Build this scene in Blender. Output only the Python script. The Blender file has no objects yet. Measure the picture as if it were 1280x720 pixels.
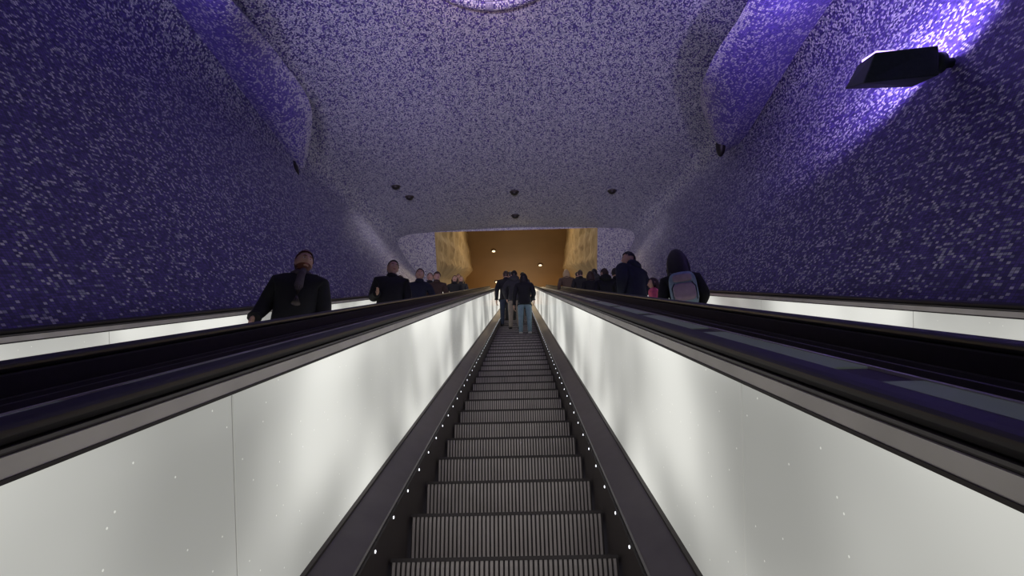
import bpy, bmesh, math, random
from mathutils import Vector, Matrix
random.seed(4)
A=math.radians(30); CA=math.cos(A); SA=math.sin(A)
D=Vector((0,CA,SA)); N=Vector((0,-SA,CA))
CH=1.21
def P(x,s,h): return Vector((x,0,0))+D*s+N*h
scene=bpy.context.scene
try:
    scene.view_settings.view_transform='Standard'
except Exception: pass
COL=scene.collection

# ---------------------------------------------------------------- materials
def newmat(name):
    m=bpy.data.materials.new(name); m.use_nodes=True
    nt=m.node_tree; b=nt.nodes['Principled BSDF']
    return m,nt,b
def simple(name,col,rough=.6,metal=0,emis=None,es=0,noise=0.12,nscale=30,bump=0):
    m,nt,b=newmat(name)
    b.inputs['Roughness'].default_value=rough; b.inputs['Metallic'].default_value=metal
    tc=nt.nodes.new('ShaderNodeTexCoord'); nz=nt.nodes.new('ShaderNodeTexNoise'); nz.inputs['Scale'].default_value=nscale
    nt.links.new(tc.outputs['Object'],nz.inputs['Vector'])
    r=nt.nodes.new('ShaderNodeMapRange'); r.inputs['To Min'].default_value=1-noise*2; r.inputs['To Max'].default_value=1+noise*2
    nt.links.new(nz.outputs['Fac'],r.inputs['Value'])
    v=nt.nodes.new('ShaderNodeVectorMath'); v.operation='SCALE'; v.inputs[0].default_value=col[:3]
    nt.links.new(r.outputs['Result'],v.inputs['Scale']); nt.links.new(v.outputs['Vector'],b.inputs['Base Color'])
    if emis: b.inputs['Emission Color'].default_value=(*emis,1); b.inputs['Emission Strength'].default_value=es
    if bump:
        bp=nt.nodes.new('ShaderNodeBump'); bp.inputs['Strength'].default_value=bump; bp.inputs['Distance'].default_value=.01
        nt.links.new(nz.outputs['Fac'],bp.inputs['Height']); nt.links.new(bp.outputs['Normal'],b.inputs['Normal'])
    return m

def mosaic(name,dark1,dark2,light1,light2,tile=.0235):
    m,nt,b=newmat(name); L=nt.links.new; ND=nt.nodes.new
    uv=ND('ShaderNodeUVMap'); uv.uv_map='UVMap'
    sc=ND('ShaderNodeVectorMath'); sc.operation='MULTIPLY'; sc.inputs[1].default_value=(1/tile,1/(tile*1.4),1)
    L(uv.outputs[0],sc.inputs[0])
    fl=ND('ShaderNodeVectorMath'); fl.operation='FLOOR'; L(sc.outputs[0],fl.inputs[0])
    fr=ND('ShaderNodeVectorMath'); fr.operation='FRACTION'; L(sc.outputs[0],fr.inputs[0])
    wn=ND('ShaderNodeTexWhiteNoise'); wn.noise_dimensions='2D'; L(fl.outputs[0],wn.inputs['Vector'])
    of=ND('ShaderNodeVectorMath'); of.operation='ADD'; of.inputs[1].default_value=(71.3,19.7,0); L(fl.outputs[0],of.inputs[0])
    wn2=ND('ShaderNodeTexWhiteNoise'); wn2.noise_dimensions='2D'; L(of.outputs[0],wn2.inputs['Vector'])
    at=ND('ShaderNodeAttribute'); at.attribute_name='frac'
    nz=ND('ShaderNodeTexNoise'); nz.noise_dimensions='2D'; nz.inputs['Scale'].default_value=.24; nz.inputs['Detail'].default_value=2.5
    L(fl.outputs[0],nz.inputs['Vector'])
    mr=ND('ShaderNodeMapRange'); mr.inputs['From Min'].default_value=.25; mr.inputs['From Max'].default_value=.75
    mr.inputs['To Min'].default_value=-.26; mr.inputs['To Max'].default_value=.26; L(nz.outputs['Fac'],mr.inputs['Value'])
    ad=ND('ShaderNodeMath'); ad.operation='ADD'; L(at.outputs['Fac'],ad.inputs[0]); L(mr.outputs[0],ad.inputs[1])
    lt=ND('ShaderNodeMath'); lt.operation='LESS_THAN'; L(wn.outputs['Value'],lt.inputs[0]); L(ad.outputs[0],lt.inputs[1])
    def mix(a,bb):
        x=ND('ShaderNodeMix'); x.data_type='RGBA'; x.inputs[6].default_value=(*a,1); x.inputs[7].default_value=(*bb,1); return x
    md=mix(dark1,dark2); ml=mix(light1,light2)
    L(wn2.outputs['Value'],md.inputs[0]); L(wn2.outputs['Value'],ml.inputs[0])
    mm=ND('ShaderNodeMix'); mm.data_type='RGBA'; L(lt.outputs[0],mm.inputs[0]); L(md.outputs[2],mm.inputs[6]); L(ml.outputs[2],mm.inputs[7])
    sp=ND('ShaderNodeSeparateXYZ'); L(fr.outputs[0],sp.inputs[0])
    g=None
    for o in (0,1):
        c=ND('ShaderNodeMath'); c.operation='COMPARE'; c.inputs[1].default_value=.5; c.inputs[2].default_value=.44; L(sp.outputs[o],c.inputs[0])
        if g is None: g=c
        else:
            q=ND('ShaderNodeMath'); q.operation='MULTIPLY'; L(g.outputs[0],q.inputs[0]); L(c.outputs[0],q.inputs[1]); g=q
    mg=ND('ShaderNodeMix'); mg.data_type='RGBA'; mg.inputs[6].default_value=(.04,.04,.055,1); L(g.outputs[0],mg.inputs[0]); L(mm.outputs[2],mg.inputs[7])
    L(mg.outputs[2],b.inputs['Base Color'])
    b.inputs['Roughness'].default_value=.42
    bp=ND('ShaderNodeBump'); bp.inputs['Strength'].default_value=.4; bp.inputs['Distance'].default_value=.004
    L(wn2.outputs['Value'],bp.inputs['Height']); L(bp.outputs[0],b.inputs['Normal'])
    return m
M_vault=mosaic('glass_mosaic',(.035,.028,.15),(.15,.10,.42),(.26,.28,.42),(.84,.82,.86))
M_fin=mosaic('glass_mosaic_violet',(.09,.065,.38),(.24,.17,.62),(.42,.40,.6),(.80,.76,.88),.026)
M_end=mosaic('glass_mosaic_pale',(.15,.14,.27),(.28,.25,.37),(.42,.42,.43),(.68,.66,.64))
M_black=simple('black_rubber',(.014,.011,.010),.45)
M_dark=simple('dark_anodised',(.048,.037,.035),.55,.2)
M_skirt=simple('skirt_metal',(.11,.097,.096),.45,.3,nscale=8)
M_steel=simple('brushed_steel',(.66,.61,.57),.45,.3,nscale=5)
M_rib=simple('step_aluminium',(.50,.455,.45),.55,.1,nscale=6)
M_groove=simple('step_groove',(.05,.042,.045),.6,.1)
M_led=simple('led',(1,1,1),.4,0,(.9,.92,1),2.4)
M_deckglass=simple('deck_glass',(.15,.18,.17),.3,0,(.55,.65,.6),.045,nscale=3)
M_joint=simple('joint',(.5,.5,.48),.5)
def panelmat():
    m,nt,b=newmat('backlit_glass'); L=nt.links.new; ND=nt.nodes.new
    uv=ND('ShaderNodeUVMap'); uv.uv_map='UVMap'
    mp=ND('ShaderNodeMapping'); mp.inputs['Scale'].default_value=(.8,.9,1); mp.inputs['Location'].default_value=(4.15,.9,0); L(uv.outputs[0],mp.inputs['Vector'])
    nz=ND('ShaderNodeTexNoise'); nz.noise_dimensions='2D'; nz.inputs['Scale'].default_value=1; nz.inputs['Detail'].default_value=1.5
    L(mp.outputs[0],nz.inputs['Vector'])
    mr=ND('ShaderNodeMapRange'); mr.interpolation_type='SMOOTHSTEP'; mr.inputs['From Min'].default_value=.26; mr.inputs['From Max'].default_value=.74; mr.inputs['To Min'].default_value=.26; mr.inputs['To Max'].default_value=.74
    L(nz.outputs['Fac'],mr.inputs['Value'])
    vo=ND('ShaderNodeTexVoronoi'); vo.voronoi_dimensions='2D'; vo.inputs['Scale'].default_value=7; L(uv.outputs[0],vo.inputs['Vector'])
    sp=ND('ShaderNodeMath'); sp.operation='LESS_THAN'; sp.inputs[1].default_value=.018; L(vo.outputs['Distance'],sp.inputs[0])
    s2=ND('ShaderNodeMath'); s2.operation='MULTIPLY_ADD'; s2.inputs[1].default_value=.3; L(sp.outputs[0],s2.inputs[0]); L(mr.outputs[0],s2.inputs[2])
    b.inputs['Base Color'].default_value=(.26,.27,.25,1); b.inputs['Roughness'].default_value=.18
    b.inputs['Emission Color'].default_value=(1,1,.93,1); L(s2.outputs[0],b.inputs['Emission Strength'])
    return m
M_panel=panelmat()

# ---------------------------------------------------------------- mesh builder
class MB:
    def __init__(s): s.v=[];s.f=[];s.m=[];s.mats=[];s.uv=[]; s.sm=[]
    def mi(s,m):
        if m not in s.mats: s.mats.append(m)
        return s.mats.index(m)
    def add(s,vs,fs,mat,smooth=False,uvs=None,M=None):
        o=len(s.v); i=s.mi(mat)
        for k,p in enumerate(vs):
            p=Vector(p); s.v.append(M@p if M else p); s.uv.append(uvs[k] if uvs else (0,0))
        for f in fs: s.f.append([o+a for a in f]); s.m.append(i); s.sm.append(smooth)
    def box(s,x0,x1,y0,y1,z0,z1,mat,uvside=False):
        vs=[(x,y,z) for x in (x0,x1) for y in (y0,y1) for z in (z0,z1)]
        fs=[(0,1,3,2),(4,6,7,5),(0,4,5,1),(2,3,7,6),(0,2,6,4),(1,5,7,3)]
        s.add(vs,fs,mat,uvs=[(p[1],p[2]) for p in vs] if uvside else None)
    def sphere(s,c,r,mat,M=None,nu=14,nv=9,fn=None):
        vs=[];fs=[]
        for j in range(nv+1):
            th=math.pi*j/nv
            for i in range(nu):
                ph=2*math.pi*i/nu
                d=Vector((math.sin(th)*math.cos(ph),math.sin(th)*math.sin(ph),math.cos(th)))
                vs.append(fn(d) if fn else Vector((c[0]+r[0]*d.x,c[1]+r[1]*d.y,c[2]+r[2]*d.z)))
        for j in range(nv):
            for i in range(nu):
                a=j*nu+i;b=j*nu+(i+1)%nu; fs.append((a,a+nu,b+nu,b))
        s.add(vs,fs,mat,True,M=M)
    def tube(s,pts,rs,mat,n=8,M=None,flat=1):
        pts=[Vector(p) for p in pts]; vs=[];fs=[]
        for k,p in enumerate(pts):
            t=(pts[min(k+1,len(pts)-1)]-pts[max(k-1,0)]).normalized()
            a=t.cross(Vector((0,0,1)));
            if a.length<.1: a=t.cross(Vector((0,1,0)))
            a.normalize(); b=t.cross(a)
            for i in range(n):
                q=2*math.pi*i/n; vs.append(p+a*rs[k]*math.cos(q)+b*rs[k]*flat*math.sin(q))
        for k in range(len(pts)-1):
            for i in range(n):
                fs.append((k*n+i,k*n+(i+1)%n,(k+1)*n+(i+1)%n,(k+1)*n+i))
        fs.append(tuple(range(n))[::-1]); o=(len(pts)-1)*n; fs.append(tuple(range(o,o+n)))
        s.add(vs,fs,mat,True,M=M)
    def obj(s,name,parent=None,slope=False,frac=None):
        me=bpy.data.meshes.new(name); me.from_pydata([tuple(v) for v in s.v],[],s.f)
        for m in s.mats: me.materials.append(m)
        me.polygons.foreach_set('material_index',s.m); me.polygons.foreach_set('use_smooth',s.sm)
        ul=me.uv_layers.new(name='UVMap')
        for l in me.loops: ul.data[l.index].uv=s.uv[l.vertex_index]
        if frac is not None:
            at=me.attributes.new('frac','FLOAT','POINT')
            vals=frac if isinstance(frac,list) else [frac]*len(s.v)
            at.data.foreach_set('value',vals)
        me.update()
        o=bpy.data.objects.new(name,me); COL.objects.link(o)
        if slope: o.rotation_euler=(A,0,0)
        if parent: o.parent=parent
        return o
def empty(name,loc=(0,0,0)):
    e=bpy.data.objects.new(name,None); e.location=loc; COL.objects.link(e); e.empty_display_size=.2; return e

# ---------------------------------------------------------------- escalators
PIT=2.16; S0=-2.0; S1=27.6; ST=.4/CA; K0=-4; 
NS=int((S1-.2-(.08+K0*ST))/ST)
def step_mesh():
    b=MB()
    prof=[(0.0,-.006),(-.002,-.03),(.004,-.07),(.016,-.13),(.028,-.19),(.034,-.232)]
    vs=[];fs=[]
    for x in (-.5,.5):
        for (y,z) in prof: vs.append((x,y+.011,z))
    n=len(prof)
    for i in range(n-1): fs.append((i,i+1,n+i+1,n+i))
    b.add(vs,fs,M_groove)
    b.box(-.5,.5,.012,.435,-.03,-.010,M_groove)
    b.box(-.5,.5,-.006,.012,-.016,0.0,M_groove)  # dark nosing strip: gap shade put in as colour
    R=46; pitch=.99/R
    for k in range(R):
        x0=-.495+k*pitch+.003; x1=x0+pitch*.58
        vs=[];fs=[]
        for (y,z) in prof: vs+= [(x0,y-.002,z-.010),(x1,y-.002,z-.010),(x0,y+.012,z-.006),(x1,y+.012,z-.006)]
        for i in range(n-1):
            a=i*4; c=a+4
            fs+=[(a,a+1,c+1,c),(a+2,a,c,c+2),(a+1,a+3,c+3,c+1)]
        fs.append((0,2,3,1))
        b.add(vs,fs,M_rib)
        b.box(x0,x1,.012,.43,-.010,0.0,M_rib)
    return b
def ellipse_extrude(b,cx,ch,rx,rh,s0,s1,mat,n=14):
    vs=[];fs=[]
    for s in (s0,s1):
        for i in range(n):
            q=2*math.pi*i/n; c=math.cos(q); d=math.sin(q)
            vs.append((cx+rx*math.copysign(abs(c)**.6,c),s,ch+rh*math.copysign(abs(d)**.7,d)))
    for i in range(n): fs.append((i,(i+1)%n,n+(i+1)%n,n+i))
    fs+= [tuple(range(n)),tuple(range(n,2*n))[::-1]]
    b.add(vs,fs,mat,True)
stepme=None
for e,cx in enumerate((0,-PIT,PIT)):
    root=empty('escalator',(cx,0,0))
    if stepme is None:
        so=step_mesh().obj('steps',root); stepme=so.data
    else:
        so=bpy.data.objects.new('steps',stepme); COL.objects.link(so); so.parent=root
    s_=.08+K0*ST; so.location=(0,s_*CA,s_*SA)
    ar=so.modifiers.new('Array','ARRAY'); ar.use_relative_offset=False; ar.use_constant_offset=True
    ar.constant_offset_displace=(0,.4,.4*math.tan(A)); ar.count=NS
    for sg in (-1,1):
        b=MB()
        def bx(x0,x1,*a,**k):
            b.box(min(sg*x0,sg*x1),max(sg*x0,sg*x1),*a,**k)
        bx(.512,.530,S0,S1,-.35,.155,M_dark)
        vs=[(sg*.530,S0,.155),(sg*.530,S1,.155),(sg*.672,S1,.215),(sg*.672,S0,.215),(sg*.512,S0,.155),(sg*.512,S1,.155)]
        b.add(vs,[(0,1,2,3),(4,5,1,0)],M_skirt)
        bx(.524,.534,S0,S1,.150,.160,M_skirt)
        bx(.662,.69,S0,S1,.19,.222,M_dark)
        b.obj('skirt_'+('left' if sg<0 else 'right'),root,True)
        b=MB(); 
        s=2.18-.32*10
        while s<S1-.3:
            b.sphere((sg*.511,s,.135),(.003,.007,.007),M_led,nu=8,nv=5); s+=.32
        b.obj('led_row_'+('left' if sg<0 else 'right'),root,True)
        b=MB(); s=1.45-2.4*2
        while s<S1:
            a=max(s+.005,S0); c=min(s+2.395,S1)
            if c>a: bx(.680,.692,a,c,.215,.935,M_panel,uvside=True)
            s+=2.4
        bx(.684,.690,S0,S1,.2,.935,M_joint)
        o=b.obj('glass_panels_'+('left' if sg<0 else 'right'),root,True)
        b=MB()
        bx(.668,.705,S0,S1,.930,.937,M_dark)
        bx(.672,.705,S0,S1,.937,.969,M_steel)
        bx(.678,.705,S0,S1,.969,.974,M_dark)
        bx(.676,.760,S0,S1,.974,.980,M_skirt)
        bx(.705,.760,S0,S1,.86,.974,M_dark)
        b.obj('handrail_guide_'+('left' if sg<0 else 'right'),root,True)
        b=MB(); ellipse_extrude(b,sg*.720,.996,.042,.018,S0,S1,M_black)
        b.obj('handrail_'+('left' if sg<0 else 'right'),root,True)
for sg in (-1,1):
    b=MB()
    def bx(x0,x1,*a): b.box(min(sg*x0,sg*x1),max(sg*x0,sg*x1),*a)
    bx(.760,1.40,S0,S1,.84,.895,M_dark)
    for (a,c) in ((.775,.80),(.86,.875),(1.285,1.30),(1.36,1.385)): bx(a,c,S0,S1,.895,.915,M_skirt)
    bx(.915,.93,S0,S1,.895,.905,M_steel); bx(1.23,1.245,S0,S1,.895,.905,M_steel)
    s=-1.2
    while s<S1-1:
        bx(.93,1.23,s,s+1.25,.893,.901,M_deckglass); s+=1.5
    b.obj('balustrade_cover',None,True)
    b=MB()
    bx(2.92,3.35,S0-1,S1,.80,.955,M_dark); bx(2.95,2.98,S0-1,S1,.955,.975,M_skirt); bx(3.06,3.10,S0-1,20.5,.955,.99,M_black)
    b.obj('trim_%d'%(1 if sg<0 else 2),None,True)

# ---------------------------------------------------------------- vault
def interp(tab,s):
    if s<=tab[0][0]: return tab[0][1:]
    for a,c in zip(tab,tab[1:]):
        if s<=c[0]:
            t=(s-a[0])/(c[0]-a[0]); 
            return tuple(p+(q-p)*t for p,q in zip(a[1:],c[1:]))
    return tab[-1][1:]
def sm(tab,s,w=.9):
    r=[interp(tab,s+w*(k-2)/2) for k in range(5)]
    return tuple(sum(q[i] for q in r)/5 for i in range(len(r[0])))
TAB=[(-4,5.3,4.1,5.35),(6,5.35,4.1,5.35),(8,5.4,4.0,5.3),(10,5.45,3.75,5.1),(12,5.5,3.5,4.65),(14,5.45,3.2,4.0),(16,5.4,2.95,3.3),(18,5.25,2.6,2.65),(20.5,4.7,1.75,1.95),(23,4.6,1.7,1.9)]
def profile(s,n=30):
    xc,hc,hm=sm(TAB,s)
    pts=[]
    Apt=Vector((3.12,-.24)); C=Vector((xc,hc))
    w0=C.lerp(Apt,.22); 
    cx=xc*.78; ch=hc+(hm-hc)*(1-(cx/xc)**2)*.9
    for i in range(n):
        t=i/n; x=cx*t; h=hm-(hm-ch)*(x/cx)**2; pts.append(Vector((x,h)))
    E=Vector((cx,ch)); 
    for i in range(12):
        t=i/12; pts.append(E*(1-t)**2+Vector((xc*.98,hc+(ch-hc)*.35))*2*t*(1-t)+w0*t*t)
    for i in range(n+1):
        t=i/n; q=w0.lerp(Apt,t); 
        q.x+=.12*math.sin(math.pi*t); pts.append(q)
    return pts
ss=[]; s=-3.
while s<20.501: ss.append(s); s+=.25
rows=[]
for s in ss:
    p=profile(s); L=0; out=[]
    for i,q in enumerate(p):
        if i: L+=(q-p[i-1]).length
        out.append((q.x,q.y,L))
    rows.append(out)
nP=len(rows[0])
def make(idx,name,mat):
    b=MB(); vs=[];uv=[];fr=[]
    for s,row in zip(ss,rows):
        for i in idx:
            x,h,L=row[abs(i)]; sg=-1 if i<0 else 1
            vs.append((sg*x,s,CH+h)); uv.append((sg*L+50,s+50))
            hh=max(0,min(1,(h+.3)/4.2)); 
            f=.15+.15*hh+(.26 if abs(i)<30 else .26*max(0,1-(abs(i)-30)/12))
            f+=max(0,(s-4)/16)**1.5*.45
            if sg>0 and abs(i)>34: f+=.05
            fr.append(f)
    w=len(idx); fs=[]
    for a in range(len(ss)-1):
        for c in range(w-1): fs.append((a*w+c,a*w+c+1,(a+1)*w+c+1,(a+1)*w+c))
    b.add(vs,fs,mat,True,uv); return b.obj(name,None,True,fr)
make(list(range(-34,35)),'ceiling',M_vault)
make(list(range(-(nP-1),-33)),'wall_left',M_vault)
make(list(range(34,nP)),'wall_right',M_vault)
b=MB(); p=profile(20.5); n=len(p)
OX0,OX1,OT=2.98,3.06,CH+1.93
outer=[Vector((q.x,CH+q.y)) for q in p]
vs=[];uv=[];fs=[]
for sg in (-1,1):
    o=len(vs)
    for i,q in enumerate(outer):
        if q.x<OX1: inn=Vector((q.x,OT))
        else:
            h=min(OT,q.y)
            inn=Vector((OX0+(OX1-OX0)*max(0,min(1,(h-.9)/(OT-.9))),h)) if i>30 else Vector((OX1,OT))
        for (r) in (q,inn):
            vs.append((sg*r.x,20.5,max(r.y,.9))); uv.append((sg*r.x+50,r.y+50))
    for i in range(n-1): fs.append((o+2*i,o+2*i+1,o+2*i+3,o+2*i+2))
b.add(vs,fs,M_end,False,uv); b.obj('wall_end',None,True,.70)

# ---------------------------------------------------------------- ribs flanking the crater
def rib(outer,inner,name):
    b=MB(); vs=[];uv=[];fs=[]
    def cr(pts,t):
        m=len(pts)-1; k=min(int(t*m),m-1); u=t*m-k
        p0=Vector(pts[max(k-1,0)]);p1=Vector(pts[k]);p2=Vector(pts[k+1]);p3=Vector(pts[min(k+2,m)])
        return .5*((2*p1)+(p2-p0)*u+(2*p0-5*p1+4*p2-p3)*u*u+(3*p1-p0-3*p2+p3)*u**3)
    R=48; W=9
    for j in range(R+1):
        t=j/R; o=cr(outer,t); i_=cr(inner,t); sg=1 if o.x>0 else -1
        back=Vector((sg*.75,0,1.0))
        ring=[]
        for k in range(W): 
            u=k/(W-1); q=o.lerp(i_,u); q.z-= .10*math.sin(math.pi*u)*min(1,(o-i_).length*2); ring.append(q)
        for k in range(1,6): ring.append(i_+back*(k/5)*(1-.6*t))
        w=o+Vector((sg*.9,0,.35))*(1-.8*t)
        ring=[w]+ring
        L=0
        for k,q in enumerate(ring):
            if k: L+=(q-ring[k-1]).length
            vs.append(q); uv.append((L+20,q.y+20))
    m=W+6
    for j in range(R):
        for k in range(m-1): fs.append((j*m+k,j*m+k+1,(j+1)*m+k+1,(j+1)*m+k))
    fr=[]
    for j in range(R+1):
        for k in range(m): fr.append(.26+.45*max(0,(j/R-.6)/.4)+(.35 if k in (W-1,W,W+1) else 0))  # inner edge gets more pale tiles, a painted highlight
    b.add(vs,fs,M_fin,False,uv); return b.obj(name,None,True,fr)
def cc(dx,dy,s): return (.1+dx*s/682, s, CH-dy*s/682)
outL=[cc(-470,-470,6.4),cc(-400,-362,7.6),cc(-343,-270,9.4),cc(-298,-196,11.4),cc(-276,-152,12.8)]
inL=[cc(-410,-470,6.4),cc(-351,-361,7.6),cc(-298,-295,9.4),cc(-255,-222,11.4),cc(-266,-150,12.9)]
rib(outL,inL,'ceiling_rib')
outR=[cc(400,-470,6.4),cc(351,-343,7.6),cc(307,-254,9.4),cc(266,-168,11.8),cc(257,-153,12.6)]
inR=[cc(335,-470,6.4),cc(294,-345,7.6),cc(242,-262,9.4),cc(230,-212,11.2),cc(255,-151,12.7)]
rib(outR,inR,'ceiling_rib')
for (dx,dy,s) in ((-279,-150,12.6),(253,-168,12.2)):
    b=MB(); c=cc(dx,dy,s)
    b.sphere((c[0],c[1],c[2]-.12),(.10,.13,.24),M_black); b.box(c[0]-.03,c[0]+.03,c[1]-.03,c[1]+.03,c[2],c[2]+.25,M_black)
    b.obj('wall_loudspeaker',None,True)
b=MB(); vs=[];fs=[];uv=[]
CS=8.82
cr=[(1.36,0.02),(1.28,-.06),(1.18,-.08),(1.08,-.03),(1.0,.1),(.9,.15),(.6,.18),(.01,.19)]
hm=sm(TAB,CS)[2]
for i in range(48):
    q=2*math.pi*i/48
    for (r,z) in cr:
        s=CS+r*math.cos(q); vs.append((r*math.sin(q)-.25,s,CH+sm(TAB,s)[2]-.02+z*.8 if r>.9 else CH+hm-.12+z*.2)); uv.append((q*1.2+9,r+9))
m=len(cr)
for i in range(48):
    for k in range(m-1):
        a=i*m+k; c=((i+1)%48)*m+k; fs.append((a,c,c+1,a+1))
b.add(vs,fs,M_vault,True,uv); b.obj('ceiling_crater',None,True,.55)
DL=[]
for (x,s) in ((-3.35,17.4),(.0,17.4),(3.1,17.4),(.0,19.2),(-3.6,16.6)):
    pr=profile(s); hh=max(q.y for q in pr if abs(q.x-abs(x))<.3)
    b=MB(); b.sphere((x,s,CH+hh-.03),(.12,.12,.08),M_black); b.tube([(x,s,CH+hh+.05),(x,s,CH+hh-.02)],[.15,.15],M_dark,16)
    b.obj('ceiling_downlight',None,True); DL.append((x,s,CH+hh-.14))

M_flood=simple('flood_housing',(.045,.060,.062),.5,.2)
M_lens=simple('flood_lens',(.4,.3,.6),.2,0,(.45,.3,1),4)
def flood(x,s,h,sg):
    e=empty('wall_floodlight'); e.rotation_euler=(A,0,0); e.location=P(x,s,h)
    b=MB()
    vs=[(-.42,-.20,-.20),(.24,-.26,-.17),(.32,.20,-.12),(-.36,.20,-.12),(-.28,-.16,.10),(.30,-.18,.14),(.34,.20,.14),(-.24,.18,.11)]
    vs=[(sg*a,c,d) for a,c,d in vs]
    b.add(vs,[(0,3,2,1),(4,5,6,7),(0,1,5,4),(1,2,6,5),(2,3,7,6),(3,0,4,7)],M_flood)
    b.box(-.22,.24,-.08,.15,.10,.150,M_lens)
    o=b.obj('housing',e); bv=o.modifiers.new('Bevel','BEVEL'); bv.width=.012; bv.segments=2; bv.limit_method='ANGLE'
    b=MB(); b.tube([(sg*.28,0,0),(sg*.40,0,.03),(sg*.56,.0,.04)],[.05,.05,.05],M_flood); b.tube([(sg*.38,0,.04),(sg*.46,0,.04)],[.10,.10],M_flood,16)
    b.obj('bracket',e)
    return e
flood(3.80,5.4,CH+1.98,1); flood(-3.8,1.6,CH+2.1,-1)  # left one is an unseen mirrored fixture, added for its beam

# ---------------------------------------------------------------- lobby
M_gold=simple('gold_relief',(.40,.28,.13),.65,.0,bump=.4,nscale=2.5)
M_orange=simple('lobby_ceiling_paint',(.30,.175,.06),.6,nscale=.6)
M_lamp=simple('round_lamp',(1,.9,.7),.4,0,(1,.75,.45),2.0)
M_stone=simple('lobby_floor_stone',(.2,.17,.14),.4)
LZ=17.6; LF=S1*SA
def sstep(t): t=max(0,min(1,t)); return t*t*(3-2*t)
for sg,nm in ((-1,'wall_lobby_left'),(1,'wall_lobby_right')):
    b=MB(); vs=[];fs=[]; ny=80; nz=54
    rnd=random.Random(7 if sg<0 else 8)
    for j in range(nz+1):
        z=8.5+(LZ-8.5)*j/nz
        ys=17.80-(z-10.25)*.577
        for i in range(ny+1):
            y=ys+(40-ys)*(i/ny)**1.5
            fold=.06*abs(((y*.8+z*.6)%1.0)-.5)*2+.06*abs(((z*1.1-y*.5)%1.0)-.5)*2+rnd.uniform(0,.04)
            up=sstep((z-(y*.577+1.55))/.8)
            fold*=min(1,(y-ys)*1.2)*(.15+.85*up)
            inset=.50*sstep((y-ys)/6)*up
            vs.append((sg*(3.07+.12*min(1,(y-ys)*.5)-fold-inset),y,z))
    for j in range(nz):
        for i in range(ny): a=j*(ny+1)+i; fs.append((a,a+1,a+ny+2)); fs.append((a,a+ny+2,a+ny+1))
    b.add(vs,fs,M_gold); b.obj(nm)
b=MB(); b.box(-3.4,3.4,13.5,40,LZ,LZ+.1,M_orange); b.obj('ceiling_lobby')
b=MB(); b.box(-3.4,3.4,40,40.1,8.5,LZ,M_orange); b.obj('wall_lobby_back')
b=MB(); b.box(-3.4,3.4,S1*CA-.1,40,LF-.2,LF-.02,M_stone); b.obj('floor_lobby')
for (x,y) in ((-1.3,24.6),(1.3,26.2),(-1.3,28),(1.3,30),(1.0,33)):
    b=MB(); b.tube([(x,y,LZ+.01),(x,y,LZ-.04)],[.14,.13],M_dark,20); b.tube([(x,y,LZ-.03),(x,y,LZ-.05)],[.09,.09],M_lamp,20); b.obj('round_ceiling_lamp')

# ---------------------------------------------------------------- people
M_skin=simple('skin',(.62,.37,.27),.5,noise=.05); M_lip=simple('lips',(.38,.13,.11),.5); M_eyew=simple('eye_white',(.7,.68,.65),.3)
M_iris=simple('iris',(.03,.02,.015),.2); M_shoe=simple('shoe_leather',(.03,.028,.028),.5); M_shoew=simple('white_sneaker',(.55,.55,.55),.6)
cache={}
def cm(nm,c,r=.85):
    if nm not in cache: cache[nm]=simple(nm,c,r,noise=.15,nscale=18,bump=.3)
    return cache[nm]
def skinbody(verts,edges,rad):
    me=bpy.data.meshes.new('tmp'); me.from_pydata(verts,edges,[]); o=bpy.data.objects.new('tmp',me); COL.objects.link(o)
    md=o.modifiers.new('S','SKIN'); md.use_smooth_shade=True
    for i,r in enumerate(rad):
        me.skin_vertices[0].data[i].radius=r if isinstance(r,tuple) else (r,r)
    for i in range(len(rad)): me.skin_vertices[0].data[i].use_root=(i==0)
    sb=o.modifiers.new('Sub','SUBSURF'); sb.levels=2; sb.render_levels=2
    dg=bpy.context.evaluated_depsgraph_get(); ev=o.evaluated_get(dg); m2=ev.to_mesh()
    vs=[v.co.copy() for v in m2.vertices]; fs=[tuple(p.vertices) for p in m2.polygons]
    ev.to_mesh_clear(); bpy.data.objects.remove(o); bpy.data.meshes.remove(me)
    return vs,fs
def headshape(d,k=1.0):
    x,y,z=d.x,d.y,d.z
    X=.080*x*k; Y=.099*y*k; Z=.122*z*k
    if z<0:
        t=-z; X*=1-.30*t**1.3
        Y*= (1-.12*t) if y<0 else (1-.38*t)
    if y<0 and k<1.02:
        Y-=.027*math.exp(-(x/.15)**2-((z+.14)/.17)**2)
        Y-=.012*math.exp(-(x/.3)**2-((z+.85)/.2)**2)
        Y-=.005*math.exp(-(x/.6)**2-((z-.27)/.1)**2)
        Y-=.006*math.exp(-(x/.25)**2-((z+.5)/.1)**2)
        for q in (-.38,.38): Y+=.011*math.exp(-((x-q)/.17)**2-((z-.06)/.11)**2)
    return Vector((X,Y,Z))
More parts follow.
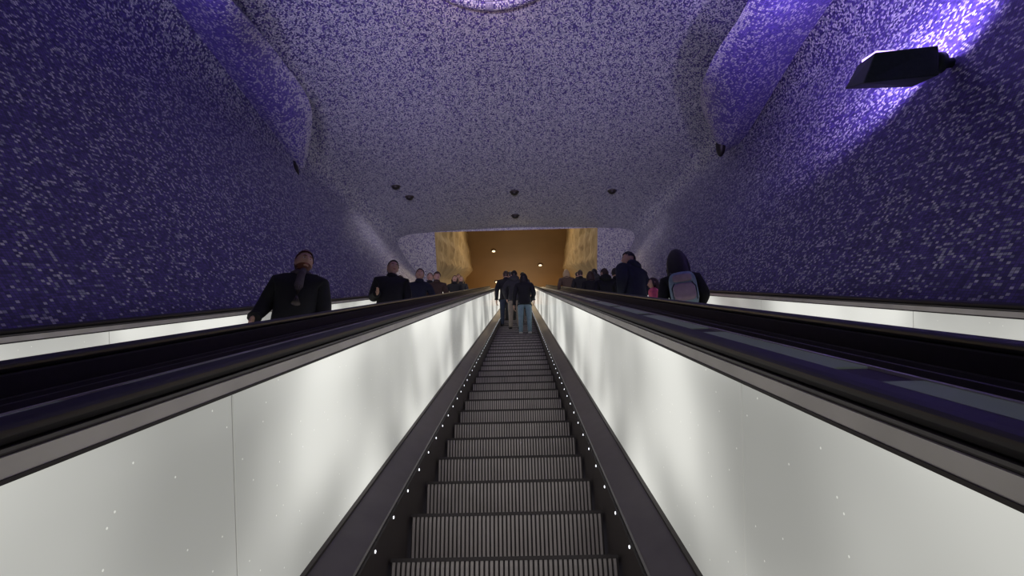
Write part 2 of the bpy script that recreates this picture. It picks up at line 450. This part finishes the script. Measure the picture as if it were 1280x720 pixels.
def person(name,x,s,face,height=1.75,jacket=None,pants=None,hair=None,style='short',beard=False,hy=0,hp=0,arms='down',bulk=1.1,hood=False,shoe=None,lean=0,yoff=.14,turn=0,scarf=None):
    k=round((s-.08)/ST); sn=.08+k*ST
    foot=Vector((x,sn*CA+yoff,sn*SA))
    sc=height/1.76
    jb=bulk
    poses={'down':((.255,.03,1.15),(.265,-.06,.90)),'bent':((.25,.05,1.14),(.17,-.20,1.10)),'out':((.275,.02,1.17),(.30,-.13,.97)),'pocket':((.29,.06,1.16),(.21,-.07,.96)),'rail':((.36,-.06,1.2),(.52,-.22,1.16)),'up':((.25,-.10,1.18),(.10,-.24,1.36))}
    if isinstance(arms,str): arms=(arms,arms)
    V=[(0,0,.95),(0,0,1.09),(0,-.005,1.27),(0,0,1.41),(0,.005,1.49),(0,-.012,1.57)]
    R=[(.155*jb,.115*jb),(.145*jb,.11*jb),(.165*jb,.12*jb),(.13*jb,.10*jb),(.062,.062),(.052,.055)]
    E=[(0,1),(1,2),(2,3),(3,4),(4,5)]
    seg=[(0,1,'j'),(1,2,'j'),(2,3,'j'),(3,4,'j'),(4,5,'s')]
    hands=[]
    for sg,ap in ((-1,arms[0]),(1,arms[1])):
        el,wr=poses[ap]
        i=len(V)
        V+=[(sg*(.165+.02*jb),.005,1.40),(sg*el[0],el[1],el[2]),(sg*wr[0],wr[1],wr[2])]
        R+=[.078*jb,.058*jb,(.038*jb,.038*jb)]
        E+=[(3,i),(i,i+1),(i+1,i+2)]; seg+=[(3,i,'j'),(i,i+1,'j'),(i+1,i+2,'j')]
        hands.append((sg,Vector(V[i+1]),Vector(V[i+2])))
    for sg in (-1,1):
        i=len(V)
        V+=[(sg*.095,0,.86),(sg*.105,-.02,.49),(sg*.11,.02,.11),(sg*.115,-.03,.05),(sg*.125,-.15,.035)]
        R+=[.098,.066,.052,(.045,.04),(.04,.03)]
        E+=[(0,i),(i,i+1),(i+1,i+2),(i+2,i+3),(i+3,i+4)]
        seg+=[(0,i,'p'),(i,i+1,'p'),(i+1,i+2,'p'),(i+2,i+3,'f'),(i+3,i+4,'f')]
    vs,fs=skinbody(V,E,R)
    b=MB()
    groups={'j':[],'s':[],'p':[],'f':[]}
    VV=[Vector(v) for v in V]
    for f in fs:
        c=sum((vs[i] for i in f),Vector())/len(f); best=9;bt='j'
        for (a,d,t) in seg:
            ab=VV[d]-VV[a]; u=max(0,min(1,(c-VV[a]).dot(ab)/ab.length_squared)); dd=(c-(VV[a]+ab*u)).length-.3*(R[a][0] if isinstance(R[a],tuple) else R[a])
            if dd<best: best=dd;bt=t
        if bt=='p' and c.z>.86: bt='j'
        if bt=='j' and c.z<.84 and abs(c.x)<.2: bt='p'
        if bt=='p' and c.z<.11: bt='f'
        if bt=='j' and c.z>1.53 and abs(c.x)<.1: bt='s'
        groups[bt].append(f)
    mats={'j':jacket,'s':M_skin,'p':pants,'f':shoe or M_shoe}
    for g,l in groups.items():
        if not l: continue
        used=sorted({i for f in l for i in f}); mp={a:q for q,a in enumerate(used)}
        b.add([vs[i] for i in used],[tuple(mp[i] for i in f) for f in l],mats[g],True)
    b.tube([(0,.0,1.46),(0,-.004,1.50),(0,-.008,1.535)],[.11,.088,.080],jacket,14)
    b.tube([(0,0,.83),(0,0,.86)],[.168*jb,.172*jb],jacket,18,flat=.78)
    if scarf:
        b.tube([(0,.0,1.49),(0,-.006,1.525),(0,-.01,1.545)],[.105,.105,.085],scarf,14)
        b.tube([(.03,-.09,1.52),(.035,-.125*jb,1.42),(.04,-.150*jb,1.28),(.045,-.150*jb,1.10)],[.03,.036,.040,.042],scarf,10)
    for sg,el,wr in hands:
        d=(wr-el).normalized(); side=Vector((0,1,0)) if abs(d.z)>.6 else Vector((0,0,1))
        side=(side-d*side.dot(d)).normalized(); nrm=d.cross(side)*sg
        b.tube([wr-d*.03,wr+d*.005],[.045*jb,.043*jb],jacket,10)
        def pf(q,wr=wr,d=d,side=side,nrm=nrm): return wr+d*(.05+.055*q.z)+side*(.041*q.x)+nrm*(.019*q.y)
        b.sphere(None,None,M_skin,fn=pf,nu=12,nv=8)
        for fi,(off,ln) in enumerate(((-.030,.070),(-.010,.080),(.010,.075),(.030,.058))):
            p0=wr+d*.085-side*off; p1=p0+d*ln*.45-nrm*.006*1; p2=p1+d*ln*.33-nrm*.016; p3=p2+d*ln*.2-nrm*.022
            b.tube([p0,p1,p2,p3],[.0095,.009,.008,.006],M_skin,7)
        p0=wr+d*.03-side*-.03; p1=p0+side*.025+d*.03-nrm*.008; p2=p1+side*.004+d*.03-nrm*.008
        b.tube([p0,p1,p2],[.012,.010,.007],M_skin,7)
    HM=Matrix.Translation((0,-.015,1.645))@Matrix.Rotation(math.radians(hy),4,'Z')@Matrix.Rotation(math.radians(hp),4,'X')
    nu,nv=32,24
    b.sphere(None,None,M_skin,M=HM,nu=nu,nv=nv,fn=lambda d:headshape(d))
    for sg in (-1,1):
        b.sphere((sg*.029,-.079,.008),(.012,.010,.009),M_eyew,M=HM,nu=10,nv=6)
        b.sphere((sg*.029,-.087,.008),(.005,.004,.005),M_iris,M=HM,nu=8,nv=5)
        b.sphere((sg*.079,.008,-.005),(.010,.020,.032),M_skin,M=HM,nu=10,nv=7)
        b.tube([(sg*.014,-.096,.027),(sg*.030,-.095,.032),(sg*.046,-.084,.028)],[.003,.004,.002],hair,6,M=HM)
    b.sphere((0,-.095,-.054),(.024,.006,.0045),M_lip,M=HM,nu=10,nv=5); b.sphere((0,-.094,-.061),(.020,.006,.005),M_lip,M=HM,nu=10,nv=5)
    def shell(kk,test,mat,fn2=None):
        vs=[];ds=[]
        for j in range(nv+1):
            th=math.pi*j/nv
            for i in range(nu):
                ph=2*math.pi*i/nu; d=Vector((math.sin(th)*math.cos(ph),math.sin(th)*math.sin(ph),math.cos(th))); ds.append(d)
                q=headshape(d,kk); 
                if fn2: q=fn2(d,q)
                vs.append(q)
        fs=[]
        for j in range(nv):
            for i in range(nu):
                f=(j*nu+i,(j+1)*nu+i,(j+1)*nu+(i+1)%nu,j*nu+(i+1)%nu)
                c=sum((ds[a] for a in f),Vector())/4
                if test(c): fs.append(f)
        b.add(vs,fs,mat,True,M=HM)
    wav=lambda d,q: q*(1+.02*math.sin(d.x*17+d.z*9)*math.cos(d.y*13))+Vector((0,0,.008*max(0,d.z)))
    shell(1.12,lambda c:(c.z>.62) or (c.y>-.1 and c.z>-.45 and not(abs(c.x)>.8 and c.z<.1)) or(c.z>.36 and c.y>-.5),hair,wav)
    if beard:
        def bf(d,q): return headshape(d)*1.07
        shell(1.0,lambda c:c.z<-.34 and c.y<.25 and not(abs(c.x)<.24 and -.56<c.z<-.36),hair,bf)
    if style in('long','full'):
        g=1.3 if style=='full' else 1
        def lf(q):
            z=q.z; return Vector((.108*g*q.x*(1+.15*max(0,-z)),.045+.062*g*q.y*(1+.2*max(0,-z)),-.10+.22*g*z+(.03 if g>1 else 0)))
        b.sphere(None,None,hair,M=HM,nu=16,nv=14,fn=lf)
        for sg in (-1,1): b.tube([(sg*.07,-.02,.06),(sg*.088*g,-.01,-.05),(sg*.09*g,-.03,-.18),(sg*.07,-.05,-.25)],[.02,.03*g,.03*g,.012],hair,8,M=HM)
    if style=='bun': b.sphere((0,.11,.06),(.045,.045,.045),hair,M=HM)
    if style=='beanie': shell(1.17,lambda c:c.z>.28,jacket)
    if hood: b.sphere(None,None,jacket,nu=16,nv=10,fn=lambda q:Vector((.135*q.x,.075+.075*q.y,1.50+.085*q.z)))
    o=b.obj(name); o.location=foot
    o.rotation_euler=(math.radians(lean),0,math.radians(face+turn)); o.scale=(sc,sc,sc)
    return o
BK=cm('black_cloth',(.012,.012,.015)); NV=cm('navy_cloth',(.018,.022,.042)); GR=cm('charcoal_cloth',(.035,.035,.038))
JN=cm('light_denim',(.20,.30,.36)); DJ=cm('dark_denim',(.03,.04,.07)); BG=cm('beige_cloth',(.25,.21,.17)); PK=cm('pink_padded',(.6,.10,.17))
BR=cm('brown_cloth',(.08,.05,.035)); PL=cm('plaid_scarf',(.10,.08,.085))
H_dark=cm('dark_hair',(.012,.009,.008),.5); H_red=cm('auburn_hair',(.18,.055,.028),.55); H_bl=cm('blonde_hair',(.34,.24,.13),.5); H_br=cm('brown_hair',(.05,.028,.016),.5)
person('bearded_man',-2.16,4.72,0,1.88,BK,DJ,H_red,beard=True,hy=30,hp=-4,arms=('out','down'),bulk=1.4,turn=12,scarf=PL)
person('man',-1.98,7.9,0,1.90,BK,DJ,H_dark,hy=20,arms=('bent','down'),bulk=1.35,turn=10)
person('man',-1.95,10.2,0,1.80,NV,BK,H_br,hy=10,arms='pocket',bulk=1.15)
person('woman',-2.45,10.9,0,1.66,GR,BK,H_dark,style='long',hy=-20)
person('man',-1.95,12.4,0,1.78,BR,DJ,H_dark,hy=30,style='beanie')
person('man',-2.35,14.1,0,1.78,BK,BK,H_br)
person('woman',-2.0,16.6,0,1.72,BK,DJ,H_br,style='long')
person('woman',-2.0,18.4,0,1.72,GR,DJ,H_bl,style='long')
person('man',-2.3,20.3,0,1.84,BK,DJ,H_dark)
person('woman',.20,12.4,180,1.68,BK,JN,H_dark,style='long',arms=('bent','down'),shoe=M_shoew,hood=False)
person('man',-.05,13.8,180,1.80,GR,BG,H_dark,hood=True,arms='pocket')
person('man',-.30,14.7,180,1.82,BK,DJ,H_br,bulk=1.2)
person('woman',.24,15.2,180,1.70,NV,BK,H_br,style='bun')
person('man',-.22,17.0,180,1.84,BK,BK,H_dark,bulk=1.2)
person('man',.2,18.8,180,1.84,GR,BK,H_dark)
wm=person('woman',2.13,6.0,180,1.78,BK,BK,H_dark,style='full',arms=('bent','down'),bulk=1.2,turn=-15)
person('girl',2.24,7.8,180,1.46,PK,DJ,H_br,style='long',hy=30,turn=60)
person('man',2.0,8.4,180,1.99,NV,DJ,H_dark,hy=55,arms=('bent','pocket'),bulk=1.45,hood=True,turn=35)
person('man',1.9,10.6,180,1.72,BK,DJ,H_br,hy=20,hood=True,arms='bent')
person('man',2.3,11.8,180,1.74,BK,BK,H_dark,hy=-30)
person('woman',1.9,12.8,180,1.70,BK,DJ,H_br,style='long')
person('man',2.2,14.2,180,1.80,GR,BK,H_dark,hood=True)
person('man',1.95,15.8,180,1.80,BK,BK,H_br)
person('woman',1.65,17.0,180,1.86,BR,DJ,H_bl,style='long')
person('man',2.3,20.0,180,1.80,BK,DJ,H_dark)
M_bp=cm('backpack_pale_blue',(.26,.35,.44)); M_bp2=cm('backpack_pocket_mauve',(.36,.26,.34)); M_bp3=cm('backpack_strap',(.03,.03,.04))
def rbox(b,c,r,mat,p=4):
    def fn(q):
        m=(abs(q.x)**p+abs(q.y)**p+abs(q.z)**p)**(1/p)
        return Vector((c[0]+r[0]*q.x/m,c[1]+r[1]*q.y/m,c[2]+r[2]*q.z/m))
    b.sphere(None,None,mat,nu=28,nv=18,fn=fn)
b=MB(); rbox(b,(0,.24,1.16),(.16,.085,.22),M_bp); rbox(b,(0,.33,1.08),(.125,.035,.11),M_bp2); rbox(b,(0,.325,1.27),(.11,.02,.05),M_bp2)
b.tube([(-.05,.19,1.37),(-.03,.20,1.42),(.03,.20,1.42),(.05,.19,1.37)],[.01]*4,M_bp3)
for sg in (-1,1): b.tube([(sg*.09,.19,1.36),(sg*.11,.10,1.47),(sg*.12,-.08,1.45),(sg*.13,-.16,1.28),(sg*.15,-.02,1.05),(sg*.13,.18,.98)],[.018]*6,M_bp3)
for sg in (-1,1): b.tube([(sg*.13,.325,.97),(sg*.135,.33,1.14),(sg*.1,.335,1.2)],[.006]*3,M_bp3)
o=b.obj('backpack',wm)

# ---------------------------------------------------------------- lights
def spot(name,loc,tgt,energy,col,size=60,blend=1,rad=.2):
    l=bpy.data.lights.new(name,'SPOT'); l.energy=energy; l.color=col; l.spot_size=math.radians(size); l.spot_blend=blend; l.shadow_soft_size=rad
    o=bpy.data.objects.new(name,l); COL.objects.link(o); o.location=loc
    o.rotation_euler=(Vector(tgt)-Vector(loc)).to_track_quat('-Z','Y').to_euler(); return o
spot('flood_and_fill_beam',P(3.50,5.30,CH+2.30),P(4.7,6.6,CH+3.3),520,(.56,.42,1),140,1,.10)
spot('flood_and_fill_beam',P(-3.7,1.6,CH+2.4),P(-3.9,9.5,CH+4.4),1000,(.50,.42,1),36,1,.3)  # out-of-view source added to light the left rib purple
spot('flood_and_fill_beam',P(-2.4,1.0,CH+3.0),P(-.4,12.0,CH+4.8),2500,(.76,.66,1),56,1,.3)  # added uplight without a fixture, brightens the ceiling
spot('flood_and_fill_beam',P(1.2,1.0,CH+3.0),P(-.3,12.0,CH+4.8),1500,(.76,.66,1),56,1,.3)  # second added ceiling uplight, no fixture here either
spot('flood_and_fill_beam',P(1.4,9.0,CH+3.6),P(4.2,8.6,CH+4.2),90,(.62,.50,1),80,1,.2)  # violet spot added to pick out the right rib
spot('crater_fill',P(-.25,8.7,CH+4.3),P(-.45,9.5,CH+5.3),45,(1,.62,.8),130,1,.2)  # unseen pink spot added to light the crater rim
spot('steps_fill',P(0,-2.6,3.4),P(0,4.4,0),120,(1,.95,.92),34,1,.3)  # added fill from behind the camera to brighten the steps
for (x,s,h) in DL:
    spot('downlight_beam',P(x,s,h),P(x*1.1,s+.6,0),26,(1,.93,.84),150,.6,.08)
def area(name,loc,tgt,e,col,sx,sy):
    l=bpy.data.lights.new(name,'AREA'); l.shape='RECTANGLE'; l.size=sx; l.size_y=sy; l.energy=e; l.color=col
    o=bpy.data.objects.new(name,l); COL.objects.link(o); o.location=loc
    o.rotation_euler=(Vector(tgt)-Vector(loc)).to_track_quat('-Z','Y').to_euler(); return o
area('lobby_lamp_and_fill',(0,26,LZ-.15),(0,26,0),90,(1,.78,.48),3,6)
area('lobby_lamp_and_fill',(0,20.2,LZ-.2),(0,20.2,0),110,(1,.80,.52),2.5,1.5)  # hidden light added above the opening to brighten the gold walls
area('lobby_uplight',(0,31,LF+1.2),(0,28,LZ),80,(1,.72,.42),3,3)
w=bpy.data.worlds.new('world'); scene.world=w; w.use_nodes=True
w.node_tree.nodes['Background'].inputs[0].default_value=(.18,.17,.21,1); w.node_tree.nodes['Background'].inputs[1].default_value=.42

# ---------------------------------------------------------------- camera
cam=bpy.data.cameras.new('camera'); cam.sensor_width=36; cam.lens=682/1280*36; cam.clip_end=200; cam.clip_start=.02
co=bpy.data.objects.new('camera',cam); COL.objects.link(co); scene.camera=co
fwd=(D-Vector((10/682,0,0))-N*(8/682)).normalized()
r=math.radians(1.5); up=N*math.cos(r)+Vector((math.sin(r),0,0))
z=-fwd; x=up.cross(z).normalized(); y=z.cross(x)
co.matrix_world=Matrix.Translation(P(.1,0,CH))@Matrix((x,y,z)).transposed().to_4x4()
